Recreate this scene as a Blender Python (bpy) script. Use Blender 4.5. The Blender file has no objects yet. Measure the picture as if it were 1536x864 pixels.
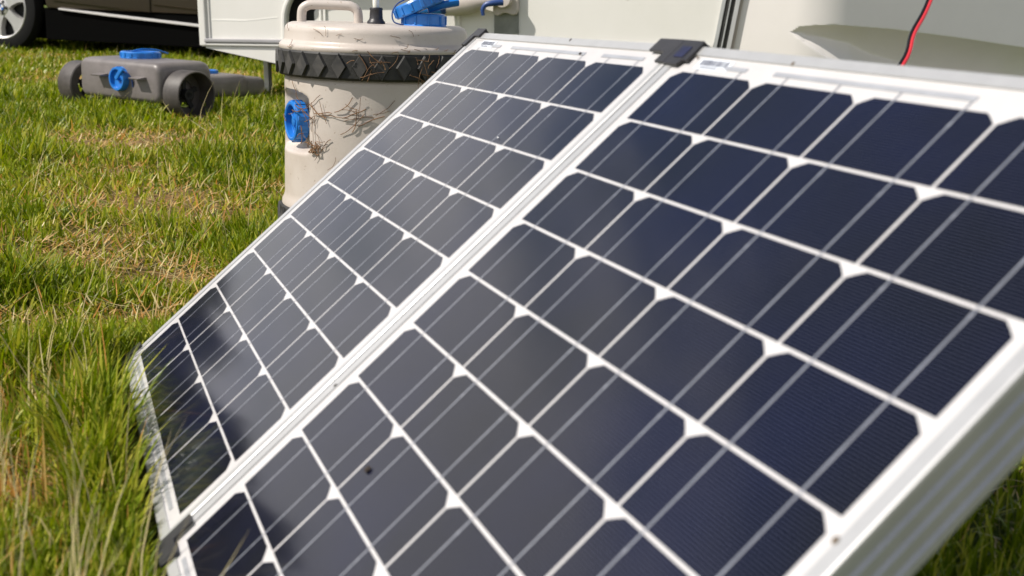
import bpy, bmesh, math, random
import numpy as np
from mathutils import Vector, Matrix
SC = bpy.context.scene
COL = SC.collection
R = math.radians
random.seed(4)
rng = np.random.default_rng(11)

# ------------------------------------------------------------------ camera
cd = bpy.data.cameras.new('camera'); cam = bpy.data.objects.new('camera', cd); COL.objects.link(cam)
SC.camera = cam
CAM = Vector((0.9322, -0.056, 0.4826))
RC = ((0.3715478, 0.2359870, -0.8979211), (0.9277930, -0.0590126, 0.3683989), (0.0339487, -0.9699627, -0.2408731))
cam.matrix_world = Matrix(((RC[0][0], -RC[0][1], -RC[0][2], CAM.x), (RC[1][0], -RC[1][1], -RC[1][2], CAM.y),
                           (RC[2][0], -RC[2][1], -RC[2][2], CAM.z), (0, 0, 0, 1)))
cd.sensor_width = 36; cd.lens = 1737.44 * 36 / 1536
cd.clip_start = 0.02; cd.clip_end = 500
cd.dof.use_dof = True; cd.dof.focus_distance = 2.1; cd.dof.aperture_fstop = 9.0
RH = Vector((0.3796, 0.9252, 0)); FH = Vector((-0.9252, 0.3796, 0))     # the camera's right and forward on the ground

# ------------------------------------------------------------------ world, sun, exposure
SUN_EL = R(47)
w = bpy.data.worlds.new('World'); SC.world = w; w.use_nodes = True
nt = w.node_tree; bg = nt.nodes['Background']
sky = nt.nodes.new('ShaderNodeTexSky'); sky.sky_type = 'NISHITA'; sky.sun_disc = False
sky.sun_elevation = SUN_EL; sky.sun_rotation = R(180); sky.air_density = 1.0; sky.dust_density = 1.2
tc = nt.nodes.new('ShaderNodeTexCoord'); mp = nt.nodes.new('ShaderNodeMapping')
mp.inputs['Scale'].default_value = (1.0, 1.0, 2.2); mp.inputs['Location'].default_value = (0.35, 0.2, 0.1)
nz = nt.nodes.new('ShaderNodeTexNoise'); nz.inputs['Scale'].default_value = 3.2; nz.inputs['Detail'].default_value = 5; nz.inputs['Roughness'].default_value = 0.55
sx = nt.nodes.new('ShaderNodeSeparateXYZ')
el = nt.nodes.new('ShaderNodeMapRange'); el.inputs['From Min'].default_value = 0.62; el.inputs['From Max'].default_value = 0.29
el.inputs['To Min'].default_value = -0.16; el.inputs['To Max'].default_value = 0.24; el.interpolation_type = 'SMOOTHSTEP'
ad = nt.nodes.new('ShaderNodeMath'); ad.operation = 'ADD'
rp = nt.nodes.new('ShaderNodeValToRGB'); rp.color_ramp.elements[0].position = 0.47; rp.color_ramp.elements[1].position = 0.74
mx = nt.nodes.new('ShaderNodeMix'); mx.data_type = 'RGBA'
mx.inputs['B'].default_value = (10.6, 10.5, 10.8, 1)
L = nt.links.new
L(tc.outputs['Generated'], mp.inputs['Vector']); L(mp.outputs['Vector'], nz.inputs['Vector']); L(tc.outputs['Generated'], sx.inputs[0])
L(sx.outputs['Z'], el.inputs['Value']); L(nz.outputs['Fac'], ad.inputs[0]); L(el.outputs['Result'], ad.inputs[1])
L(ad.outputs[0], rp.inputs['Fac']); L(rp.outputs['Color'], mx.inputs['Factor']); L(sky.outputs['Color'], mx.inputs['A'])
L(mx.outputs['Result'], bg.inputs['Color']); bg.inputs['Strength'].default_value = 0.08
sl = bpy.data.lights.new('sun', 'SUN'); so = bpy.data.objects.new('sun', sl); COL.objects.link(so)
sl.energy = 4.8; sl.angle = R(0.55); sl.color = (1.0, 0.94, 0.85)
sdir = Vector((-0.04, -math.cos(SUN_EL), math.sin(SUN_EL))).normalized()
so.rotation_euler = sdir.to_track_quat('Z', 'Y').to_euler(); so.location = sdir * 20
SC.view_settings.view_transform = 'Standard'; SC.view_settings.look = 'None'
SC.view_settings.exposure = 0.18; SC.view_settings.gamma = 1.0; SC.view_settings.use_curve_mapping = False

# ------------------------------------------------------------------ helpers
def mat(name, col, rough=0.5, metal=0.0, spec=0.5, coat=0.0, coat_r=0.05, var=0.0, vscale=6.0, bump=0.0, bscale=60.0, col2=None, lo=0.4, hi=0.65):
    m = bpy.data.materials.new(name); m.use_nodes = True
    n = m.node_tree; b = n.nodes['Principled BSDF']
    b.inputs['Base Color'].default_value = (*col, 1); b.inputs['Roughness'].default_value = rough
    b.inputs['Metallic'].default_value = metal; b.inputs['Specular IOR Level'].default_value = spec
    b.inputs['Coat Weight'].default_value = coat; b.inputs['Coat Roughness'].default_value = coat_r
    t = n.nodes.new('ShaderNodeTexCoord')
    if var > 0 or col2:
        z = n.nodes.new('ShaderNodeTexNoise'); z.inputs['Scale'].default_value = vscale; z.inputs['Detail'].default_value = 6; z.inputs['Roughness'].default_value = 0.6
        r = n.nodes.new('ShaderNodeValToRGB'); c2 = col2 or tuple(c * (1 - var) for c in col)
        r.color_ramp.elements[0].position = lo; r.color_ramp.elements[1].position = hi
        r.color_ramp.elements[0].color = (*c2, 1); r.color_ramp.elements[1].color = (*col, 1)
        n.links.new(t.outputs['Object'], z.inputs['Vector']); n.links.new(z.outputs['Fac'], r.inputs['Fac']); n.links.new(r.outputs['Color'], b.inputs['Base Color'])
    if bump > 0:
        z2 = n.nodes.new('ShaderNodeTexNoise'); z2.inputs['Scale'].default_value = bscale; z2.inputs['Detail'].default_value = 4
        bp = n.nodes.new('ShaderNodeBump'); bp.inputs['Strength'].default_value = bump; bp.inputs['Distance'].default_value = 0.004
        n.links.new(t.outputs['Object'], z2.inputs['Vector']); n.links.new(z2.outputs['Fac'], bp.inputs['Height']); n.links.new(bp.outputs['Normal'], b.inputs['Normal'])
    return m

def tag(o, label=None, cat=None, group=None, kind=None):
    if label: o['label'] = label
    if cat: o['category'] = cat
    if group: o['group'] = group
    if kind: o['kind'] = kind
    return o

def empty(name, mw, label, cat, group=None):
    o = bpy.data.objects.new(name, None); COL.objects.link(o); o.empty_display_size = 0.1
    o.matrix_world = mw
    return tag(o, label, cat, group)

def link(name, bm, m, parent=None, smooth=False, mats=None):
    me = bpy.data.meshes.new(name); bm.to_mesh(me); bm.free()
    for mm in (mats or [m]): me.materials.append(mm)
    if smooth:
        for p in me.polygons: p.use_smooth = True
        me.set_sharp_from_angle(angle=R(smooth if smooth is not True else 40))
    o = bpy.data.objects.new(name, me); COL.objects.link(o)
    if parent: o.parent = parent
    return o

def frame(loc, x, y, z):
    return Matrix(((x[0], y[0], z[0], loc[0]), (x[1], y[1], z[1], loc[1]), (x[2], y[2], z[2], loc[2]), (0, 0, 0, 1)))

def box(bm, c, s, bev=0.0, seg=2, rot=None, mi=0):
    r = bmesh.ops.create_cube(bm, size=1.0); vs = r['verts']
    for v in vs: v.co = Vector((v.co.x * s[0], v.co.y * s[1], v.co.z * s[2]))
    if bev > 0:
        es = list({e for v in vs for e in v.link_edges})
        rb = bmesh.ops.bevel(bm, geom=es, offset=bev, segments=seg, profile=0.6, affect='EDGES')
        vs = list({v for f in rb['faces'] for v in f.verts} | {v for v in vs if v.is_valid})
    M = rot or Matrix.Identity(3)
    for v in vs: v.co = M @ v.co + Vector(c)
    if mi:
        for f in {f for v in vs for f in v.link_faces}: f.material_index = mi
    return vs

def prism(bm, pts, d0, d1, axis='y', bev=0.0):
    """closed outline pts (a, b) extruded from d0 to d1 along axis"""
    def P(a, b, d): return (a, d, b) if axis == 'y' else ((a, b, d) if axis == 'z' else (d, a, b))
    A = [bm.verts.new(P(a, b, d0)) for a, b in pts]; B = [bm.verts.new(P(a, b, d1)) for a, b in pts]
    n = len(pts); fs = [bm.faces.new(A), bm.faces.new(B[::-1])]
    for i in range(n): fs.append(bm.faces.new((A[i], B[i], B[(i + 1) % n], A[(i + 1) % n])))
    bmesh.ops.recalc_face_normals(bm, faces=fs)
    if bev > 0:
        es = {e for f in fs for e in f.edges}
        bmesh.ops.bevel(bm, geom=list(es), offset=bev, segments=2, profile=0.6, affect='EDGES')
    return fs

def lathe(bm, prof, n=48, M=None, close=True, mi=0):
    """prof: (r, z) list, turned about z; M maps to place"""
    M = M or Matrix.Identity(4); rings = []; fs = []
    for r, z in prof:
        if r < 1e-6: rings.append([bm.verts.new(M @ Vector((0, 0, z)))])
        else: rings.append([bm.verts.new(M @ Vector((r * math.cos(2 * math.pi * i / n), r * math.sin(2 * math.pi * i / n), z))) for i in range(n)])
    for a, b in zip(rings[:-1], rings[1:]):
        for i in range(n):
            j = (i + 1) % n
            if len(a) == 1 and len(b) == 1: continue
            if len(a) == 1: f = bm.faces.new((a[0], b[i], b[j]))
            elif len(b) == 1: f = bm.faces.new((a[i], a[j], b[0]))
            else: f = bm.faces.new((a[i], a[j], b[j], b[i]))
            f.material_index = mi; fs.append(f)
    bmesh.ops.recalc_face_normals(bm, faces=fs)
    return rings

def axis_mat(loc, z, up=(0, 0, 1)):
    z = Vector(z).normalized(); x = Vector(up).cross(z)
    if x.length < 1e-4: x = Vector((1, 0, 0))
    x.normalize(); y = z.cross(x)
    return frame(loc, x, y, z)

def smooth_path(pts, n=6):
    P = [Vector(p) for p in pts]; out = []
    for i in range(len(P) - 1):
        p0, p1, p2, p3 = P[max(i - 1, 0)], P[i], P[i + 1], P[min(i + 2, len(P) - 1)]
        for k in range(n):
            t = k / n
            out.append(0.5 * ((2 * p1) + (p2 - p0) * t + (2 * p0 - 5 * p1 + 4 * p2 - p3) * t * t + (3 * p1 - p0 - 3 * p2 + p3) * t ** 3))
    out.append(P[-1]); return out

def tube(bm, pts, r, n=8, sub=6, flat=1.0, mi=0):
    P = smooth_path(pts, sub) if sub else [Vector(p) for p in pts]
    rr = r if isinstance(r, (list, tuple)) else None
    up = Vector((0.13, 0.31, 0.94)).normalized(); rings = []
    for i, p in enumerate(P):
        t = (P[min(i + 1, len(P) - 1)] - P[max(i - 1, 0)]).normalized()
        x = up.cross(t)
        if x.length < 1e-3: x = Vector((1, 0, 0)).cross(t)
        x.normalize(); y = t.cross(x); up = y
        k = r if rr is None else rr[0] + (rr[1] - rr[0]) * i / (len(P) - 1)
        rings.append([bm.verts.new(p + x * k * math.cos(2 * math.pi * j / n) + y * k * flat * math.sin(2 * math.pi * j / n)) for j in range(n)])
    for a, b in zip(rings[:-1], rings[1:]):
        for j in range(n):
            f = bm.faces.new((a[j], a[(j + 1) % n], b[(j + 1) % n], b[j])); f.material_index = mi
    bm.faces.new(rings[0][::-1]).material_index = mi; bm.faces.new(rings[-1]).material_index = mi

def sstep(a, b, x):
    t = np.clip((x - a) / (b - a), 0, 1); return t * t * (3 - 2 * t)

# ------------------------------------------------------------------ materials
M_white = mat('white_backsheet', (0.57, 0.555, 0.555), 0.5, coat=0.7, coat_r=0.04, var=0.05, vscale=30)
M_alu = mat('anodised_aluminium', (0.56, 0.56, 0.56), 0.36, metal=0.45, var=0.06, vscale=40)
M_alu_dull = mat('dull_aluminium', (0.55, 0.56, 0.56), 0.5, metal=0.6, var=0.15, vscale=9)
M_black = mat('black_plastic', (0.028, 0.027, 0.031), 0.42, var=0.25, vscale=60, bump=0.05, bscale=300)
M_blue = mat('blue_plastic', (0.018, 0.19, 0.62), 0.33, var=0.18, vscale=30)
M_dblue = mat('dark_blue_plastic', (0.015, 0.05, 0.19), 0.38)
M_beige = mat('beige_plastic', (0.53, 0.475, 0.43), 0.40, col2=(0.45, 0.39, 0.34), vscale=7, bump=0.05, bscale=160, lo=0.3, hi=0.55)
M_rubber = mat('black_rubber', (0.012, 0.012, 0.012), 0.62, col2=(0.04, 0.038, 0.033), vscale=24, bump=0.15, bscale=200, lo=0.3, hi=0.6)
M_dusty = mat('dusty_rubber', (0.062, 0.058, 0.054), 0.75, col2=(0.03, 0.03, 0.03), vscale=45, lo=0.35, hi=0.6)
M_grey = mat('grey_plastic', (0.185, 0.165, 0.16), 0.42, var=0.22, vscale=12, bump=0.04, bscale=120)
M_wheelgrey = mat('scuffed_grey_plastic', (0.085, 0.074, 0.068), 0.55, var=0.35, vscale=25, bump=0.1, bscale=90)
M_cream = mat('cream_gelcoat', (0.73, 0.715, 0.68), 0.30, col2=(0.68, 0.67, 0.625), vscale=3, lo=0.3, hi=0.62)
M_moulding = mat('white_moulding', (0.78, 0.745, 0.715), 0.30, var=0.05, vscale=3, coat=0.3, coat_r=0.1)
M_greyplate = mat('grey_metal_plate', (0.24, 0.25, 0.225), 0.5, var=0.3, vscale=14)
M_dark = mat('underbody_black', (0.012, 0.012, 0.012), 0.8, var=0.3)
M_scratch = mat('scuff_white', (0.85, 0.84, 0.80), 0.6)
M_straw = mat('dry_straw', (0.25, 0.135, 0.06), 0.75, col2=(0.12, 0.06, 0.03), vscale=90)

def add_specks(m, scale, lo, hi, col):
    n = m.node_tree; b = n.nodes['Principled BSDF']; src = b.inputs['Base Color'].links[0].from_socket
    t = n.nodes.new('ShaderNodeTexCoord'); z = n.nodes.new('ShaderNodeTexNoise'); z.inputs['Scale'].default_value = scale; z.inputs['Detail'].default_value = 3; z.inputs['Roughness'].default_value = 0.7
    r = n.nodes.new('ShaderNodeValToRGB'); r.color_ramp.elements[0].position = lo; r.color_ramp.elements[1].position = hi
    x = n.nodes.new('ShaderNodeMix'); x.data_type = 'RGBA'; x.inputs['B'].default_value = (*col, 1)
    n.links.new(t.outputs['Object'], z.inputs['Vector']); n.links.new(z.outputs['Fac'], r.inputs['Fac']); n.links.new(r.outputs['Color'], x.inputs['Factor']); n.links.new(src, x.inputs['A']); n.links.new(x.outputs['Result'], b.inputs['Base Color'])
add_specks(M_beige, 130, .66, .74, (.22, .15, .09))
add_specks(M_grey, 90, .62, .78, (.26, .22, .19))
add_specks(M_cream, 45, .68, .80, (.42, .40, .33))

def cell_material():
    m = bpy.data.materials.new('silicon_cell'); m.use_nodes = True; n = m.node_tree; b = n.nodes['Principled BSDF']
    t = n.nodes.new('ShaderNodeTexCoord'); s = n.nodes.new('ShaderNodeSeparateXYZ')
    d = n.nodes.new('ShaderNodeMath'); d.operation = 'DIVIDE'; d.inputs[1].default_value = 0.00225
    f = n.nodes.new('ShaderNodeMath'); f.operation = 'FRACT'; l = n.nodes.new('ShaderNodeMath'); l.operation = 'LESS_THAN'; l.inputs[1].default_value = 0.2
    z = n.nodes.new('ShaderNodeTexNoise'); z.inputs['Scale'].default_value = 5; z.inputs['Detail'].default_value = 3
    r = n.nodes.new('ShaderNodeValToRGB'); r.color_ramp.elements[0].color = (0.0017, 0.0018, 0.0045, 1); r.color_ramp.elements[1].color = (0.0024, 0.0034, 0.0190, 1)
    r.color_ramp.elements[0].position = 0.35; r.color_ramp.elements[1].position = 0.65
    mxx = n.nodes.new('ShaderNodeMix'); mxx.data_type = 'RGBA'; mxx.inputs['B'].default_value = (0.042, 0.045, 0.062, 1)
    K = n.links.new
    K(t.outputs['Object'], s.inputs[0]); K(s.outputs['Y'], d.inputs[0]); K(d.outputs[0], f.inputs[0]); K(f.outputs[0], l.inputs[0])
    K(t.outputs['Object'], z.inputs['Vector']); K(z.outputs['Fac'], r.inputs['Fac']); K(r.outputs['Color'], mxx.inputs['A']); K(l.outputs[0], mxx.inputs['Factor'])
    K(mxx.outputs['Result'], b.inputs['Base Color'])
    b.inputs['Roughness'].default_value = 0.6; b.inputs['Specular IOR Level'].default_value = 0.0
    b.inputs['Coat Weight'].default_value = 1.0; b.inputs['Coat Roughness'].default_value = 0.075; b.inputs['Coat IOR'].default_value = 1.46
    return m
M_cell = cell_material(); add_specks(M_cell, 240, .735, .80, (.10, .095, .085))
M_ribbon = mat('tinned_ribbon', (0.30, 0.315, 0.36), 0.45, metal=0.3, coat=1.0, coat_r=0.04, var=0.25, vscale=50)
M_gribbon = mat('grey_edge_ribbon', (0.42, 0.43, 0.46), 0.5, metal=0.2, coat=0.8, coat_r=0.05, var=0.12, vscale=40)

# ------------------------------------------------------------------ ground sheet
PATCH = [(-2.93, .23, .36), (-1.88, .12, .24), (-1.64, .24, .18), (-1.27, -.08, .2), (-1.1, .12, .12), (-.47, -.01, .09), (-.22, -.07, .13), (-.38, -.09, .12), (-.31, -.03, .07),
         (-2.92, .42, .2), (-.72, -.09, .12), (-.82, .07, .08), (-1.45, .02, .12), (-2.3, .15, .14), (-5.6, .3, .5), (-7.0, .1, .4), (-6.2, 1.0, .5), (-8.6, .0, .5), (-4.9, .75, .25)]
def noise2(x, y, f, seed):
    g = np.random.default_rng(seed); v = np.zeros_like(x)
    for i in range(7):
        a = g.uniform(0, 6.283); k = f * g.uniform(0.6, 1.7); v += np.sin(k * (x * math.cos(a) + y * math.sin(a)) + g.uniform(0, 6.283) + 0.8 * np.sin(k * 0.6 * (y * math.cos(a) - x * math.sin(a)) + g.uniform(0, 6.28)))
    return v / 7 * 1.6
def dryness(x, y):
    v = 0.6 * noise2(x, y, 3.2, 1) + 0.6 * noise2(x, y, 12.0, 2) - 0.18
    for px, py, pr in PATCH:
        v = np.maximum(v, 1.15 * np.exp(-((x - px) ** 2 + (y - py) ** 2) / (pr * pr)) - 0.1 + 0.35 * noise2(x, y, 18.0, 3) * np.exp(-((x - px) ** 2 + (y - py) ** 2) / (2.2 * pr * pr)))
    return np.clip(v, 0, 1)
def ground_z(x, y):
    d = (x - CAM.x) * FH.x + (y - CAM.y) * FH.y
    return -0.065 * sstep(6.0, 9.0, d) + 0.006 * noise2(x, y, 5.0, 7) * sstep(0.9, 1.6, d)

def make_ground():
    c = np.array(sorted(set(list(np.linspace(-160, -12, 14)) + list(np.linspace(-12, 3, 200)) + list(np.linspace(3, 160, 14)))))
    r = np.array(sorted(set(list(np.linspace(-160, -4, 14)) + list(np.linspace(-4, 6, 140)) + list(np.linspace(6, 160, 14)))))
    X, Y = np.meshgrid(c, r, indexing='ij'); Z = ground_z(X, Y)
    V = np.stack([X, Y, Z], -1).reshape(-1, 3); ny = len(r)
    F = [(i * ny + j, (i + 1) * ny + j, (i + 1) * ny + j + 1, i * ny + j + 1) for i in range(len(c) - 1) for j in range(ny - 1)]
    me = bpy.data.meshes.new('ground'); me.from_pydata(V.tolist(), [], F); me.update()
    a = me.color_attributes.new('dry', 'FLOAT_COLOR', 'POINT'); dv = dryness(V[:, 0], V[:, 1]); a.data.foreach_set('color', np.stack([dv, dv, dv, np.ones_like(dv)], 1).ravel().astype(np.float32))
    m = bpy.data.materials.new('turf_soil'); m.use_nodes = True; n = m.node_tree; b = n.nodes['Principled BSDF']; b.inputs['Roughness'].default_value = 0.95; b.inputs['Specular IOR Level'].default_value = 0.1
    at = n.nodes.new('ShaderNodeVertexColor'); at.layer_name = 'dry'
    t = n.nodes.new('ShaderNodeTexCoord'); z = n.nodes.new('ShaderNodeTexNoise'); z.inputs['Scale'].default_value = 55; z.inputs['Detail'].default_value = 8; z.inputs['Roughness'].default_value = 0.75
    g1 = n.nodes.new('ShaderNodeValToRGB'); g1.color_ramp.elements[0].color = (0.045, 0.065, 0.012, 1); g1.color_ramp.elements[1].color = (0.16, 0.21, 0.04, 1); g1.color_ramp.elements[0].position = .35; g1.color_ramp.elements[1].position = .68
    g2 = n.nodes.new('ShaderNodeValToRGB'); g2.color_ramp.elements[0].color = (0.11, 0.062, 0.024, 1); g2.color_ramp.elements[1].color = (0.42, 0.29, 0.14, 1); g2.color_ramp.elements[0].position = .35; g2.color_ramp.elements[1].position = .68
    mm = n.nodes.new('ShaderNodeMix'); mm.data_type = 'RGBA'; bp = n.nodes.new('ShaderNodeBump'); bp.inputs['Strength'].default_value = 0.8; bp.inputs['Distance'].default_value = 0.02
    K = n.links.new
    K(t.outputs['Object'], z.inputs['Vector']); K(z.outputs['Fac'], g1.inputs['Fac']); K(z.outputs['Fac'], g2.inputs['Fac']); K(at.outputs['Color'], mm.inputs['Factor'])
    K(g1.outputs['Color'], mm.inputs['A']); K(g2.outputs['Color'], mm.inputs['B']); K(mm.outputs['Result'], b.inputs['Base Color']); K(z.outputs['Fac'], bp.inputs['Height']); K(bp.outputs['Normal'], b.inputs['Normal'])
    me.materials.append(m); o = bpy.data.objects.new('ground', me); COL.objects.link(o); tag(o, kind='structure')
    for p in me.polygons: p.use_smooth = True
make_ground()

# ------------------------------------------------------------------ folding solar panel
Q = 0.0644106; PX = 0.128; TILT = R(41.772)
CT, ST = math.cos(TILT), math.sin(TILT)
PM = frame((0, 0.0169, 0.0271), (1, 0, 0), (0, CT, ST), (0, -ST, CT))
panel = empty('solar_panel', PM, 'silver framed folding solar panel of two halves of dark blue cells, propped on the grass', 'solar panel')
YB = 0.602; X0 = 0.53664
def build_half(flip):
    # flip False: left half, its hinge side at x=0 and outer edge at x=-W ; True: right half
    cell0 = -X0 if not flip else (0.512 + 0.0492616 - X0)
    xl = cell0 - (0.0225 if not flip else (cell0 - 0.0015)); xr = (-0.0015) if not flip else cell0 + 0.512 + 0.0185
    yl, yh = 0.0, YB + 0.030
    bm = bmesh.new()                                          # laminate: the white backsheet sheet under glass
    box(bm, ((xl + xr) / 2, (yl + yh) / 2, -0.0025), (xr - xl - 0.006, yh - yl - 0.006, 0.005))
    lam = link('glass_laminate', bm, M_white, panel)
    if not flip: lam.rotation_euler = (0, -0.02296, 0)
    # frame: one profile swept round the rectangle
    prof = [(0.0112, -0.0005), (0.0108, 0.0016), (0.0016, 0.0019), (0.0003, 0.0012), (0, -0.0005), (0, -0.0045), (0.0016, -0.0055), (0.0016, -0.010), (0, -0.011), (0, -0.0145), (0.0016, -0.0155),
            (0.0016, -0.020), (0, -0.021), (0, -0.0245), (0.0016, -0.0255), (0.0016, -0.030), (0, -0.031), (0, -0.036), (0.022, -0.036), (0.022, -0.0345), (0.003, -0.0345), (0.003, -0.006), (0.0112, -0.006)]
    bm = bmesh.new(); rings = []
    for d, z in prof:
        rings.append([bm.verts.new(p) for p in ((xl + d, yl + d, z), (xr - d, yl + d, z), (xr - d, yh - d, z), (xl + d, yh - d, z))])
    fs = []
    for i in range(len(rings)):
        a, b = rings[i], rings[(i + 1) % len(rings)]
        for k in range(4): fs.append(bm.faces.new((a[k], a[(k + 1) % 4], b[(k + 1) % 4], b[k])))
    bmesh.ops.recalc_face_normals(bm, faces=fs)
    link('aluminium_frame', bm, M_alu, lam)
    # cells
    bm = bmesh.new(); g = 0.0013; cx, cy = 0.0112, 0.0080
    for i in range(4):
        for j in range(9):
            a, b2 = cell0 + i * PX + g, cell0 + (i + 1) * PX - g
            top, bot = YB - j * Q - g, YB - (j + 1) * Q + g
            pts = [(a, bot), (b2, bot), (b2, top - cy), (b2 - cx * .46, top - cy * 0.50), (b2 - cx, top), (a + cx, top), (a + cx * .46, top - cy * 0.50), (a, top - cy)]
            bm.faces.new([bm.verts.new((x, y, 0.00012)) for x, y in pts])
    link('solar_cells', bm, M_cell, lam)
    rr = random.Random(5)
    for i in range(4):
        for fx in (0.25, 0.75):                               # two tinned strips down every column of cells
            xc = cell0 + (i + fx) * PX; bm = bmesh.new(); prev = None
            st_ = [(YB + .0065, .0009), (YB - .0015, .0009)]
            for j in range(9):
                top, bot = YB - j * Q - .003, YB - (j + 1) * Q + .0015
                st_ += [(top, .00085)]
                if rr.random() < .5:
                    yy = top - rr.uniform(.002, .012); st_ += [(yy + .0025, .00085), (yy + .001, .0012), (yy - .001, .0012), (yy - .0025, .00085)]
                st_ += [(bot, .00085), (bot - .0012, .0007)]
            for y, wv in st_:
                cur = [bm.verts.new((xc + q_ * wv, y, 0.00026)) for q_ in (-1, 1)]
                if prev: bm.faces.new((prev[0], prev[1], cur[1], cur[0]))
                prev = cur
            link('busbar', bm, M_ribbon, lam)
    for a, b2, y0, y1 in ((.070, .101, .0062, .0106), (.140, .354, .0062, .0106), (.396, .487, .0062, .0106), (.025, .232, -9 * Q - .0077, -9 * Q - .0035), (.280, .487, -9 * Q - .0077, -9 * Q - .0035)):
        bm = bmesh.new(); box(bm, (cell0 + (a + b2) / 2, YB + (y0 + y1) / 2, .0004), (b2 - a, y1 - y0, .0006)); link('edge_ribbon', bm, M_gribbon, lam)
    # paper barcode label under the glass
    bm = bmesh.new(); lx, ly = cell0 + .024, YB + .0035
    box(bm, (lx + .025, ly + .0066, .0003), (.052, .0132, .0005)); lab = link('barcode_label', bm, M_paper, lam)
    bm = bmesh.new(); x = lx + .003; rr = random.Random(8)
    while x < lx + .046:
        wv = rr.choice((.0005, .0005, .0010, .0015)); box(bm, (x + wv / 2, ly + .0082, .0006), (wv, .0066, .0003)); x += wv + rr.choice((.0006, .0006, .0011))
    x = lx + .008
    while x < lx + .034:
        box(bm, (x, ly + .0026, .0006), (.0012, .0019, .0003)); x += .0021
    link('barcode', bm, M_ink, lam)
    return lam
M_solder = mat('solder', (0.72, 0.72, 0.74), 0.3, metal=0.5, coat=1.0, coat_r=0.04)
M_paper = mat('label_paper', (0.70, 0.74, 0.80), 0.6, coat=0.8)
M_ink = mat('label_ink', (0.16, 0.17, 0.21), 0.6, coat=0.8)
left_half = build_half(False); right_half = build_half(True)

def cap_poly(bm, pts, z0=0.0022, z1=0.0052, wall=True):
    fs = prism(bm, pts, z0, z1, 'z')
def y_of(Y): return YB - Y
caps = [
    # top centre, on the left half: arm along the top, arm down the side
    [(-.047, y_of(-.0330)), (-.0002, y_of(-.0330)), (-.0002, y_of(-.0030)), (-.0165, y_of(-.0030)), (-.0165, y_of(-.0165)), (-.047, y_of(-.0165))],
    [(.0002, y_of(-.0330)), (.0330, y_of(-.0330)), (.0345, y_of(-.0080)), (.0270, y_of(-.0080)), (.0240, y_of(-.0020)), (.0002, y_of(-.0022))],
]
capsL = [(-.566, y_of(-.034)), (-.5345, y_of(-.034)), (-.5345, y_of(-.0195)), (-.5525, y_of(-.0195)), (-.5525, y_of(-.0015)), (-.566, y_of(-.0015))]
def corner(pts, parent, skirt):
    bm = bmesh.new(); prism(bm, pts, 0.0022, 0.0050, 'z', bev=0.0006)
    for (a, b2, c, d) in skirt: box(bm, ((a + b2) / 2, (c + d) / 2, -0.0165), (b2 - a, d - c, 0.0370))
    return link('corner_protector', bm, M_black, parent)
corner(caps[0], left_half, [(-.047, -.003, YB + .0302, YB + .0332)])
cr = corner(caps[1], right_half, [(.003, .033, YB + .0302, YB + .0332)])
bm = bmesh.new(); prism(bm, [(.0085, y_of(-.024)), (.0245, y_of(-.024)), (.0252, y_of(-.0105)), (.0092, y_of(-.0105))], .0050, .0056, 'z')
st = link('blue_sticker', bm, mat('blue_sticker', (0.012, 0.015, 0.06), 0.4, var=0.5, vscale=90), right_half)
corner(capsL, left_half, [(-.566, -.5345, YB + .0302, YB + .0332), (-.566, -.5634, YB - .012, YB + .0332)])
corner([(.0002, .0355), (.0155, .0355), (.0155, .0150), (.0400, .0150), (.0400, -.003), (.0002, -.003)], right_half, [(.0002, .040, -.0032, -.0004)])
corner([(-.566, -.003), (-.5345, -.003), (-.5345, .0110), (-.5505, .0110), (-.5505, .030), (-.566, .030)], left_half, [(-.566, -.5345, -.0032, -.0004)])
XR = .512 + .0492616 - X0 + .512 + .0185
corner([(XR + .003, -.003), (XR - .030, -.003), (XR - .030, .0110), (XR - .011, .0110), (XR - .011, .030), (XR + .003, .030)], right_half, [(XR - .03, XR + .003, -.0032, -.0004)])
corner([(XR + .003, YB + .033), (XR - .030, YB + .033), (XR - .030, YB + .0185), (XR - .011, YB + .0185), (XR - .011, YB + .001), (XR + .003, YB + .001)], right_half, [(XR - .03, XR + .003, YB + .0302, YB + .0332)])
for sgn, half in ((-1, left_half), (1, right_half)):              # the prop legs and junction boxes behind
    xm = sgn * 0.5
    for xx in (sgn * 0.06, sgn * 0.50):
        bm = bmesh.new(); p0 = Vector((xx, .50, -.034)); wz = 0.0
        wp0 = PM @ p0; foot = Vector((wp0.x, wp0.y + .19, 0.0)); lf = PM.inverted() @ foot
        dv = (lf - p0); rot = dv.to_track_quat('Z', 'X').to_matrix()
        box(bm, (p0 + lf) / 2, (.02, .012, dv.length), .002, 1, rot); link('prop_leg', bm, M_alu_dull, panel)
    bm = bmesh.new(); box(bm, (sgn * .28, .56, -.018), (.11, .07, .024), .004); link('junction_box', bm, M_black, half)
for yy in (.11, .50):
    bm = bmesh.new(); box(bm, (0, yy, -.0375), (.05, .045, .002)); tube(bm, [(0, yy - .022, -.040), (0, yy + .022, -.040)], .003, 8, 0); link('hinge', bm, M_alu_dull, panel)

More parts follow.
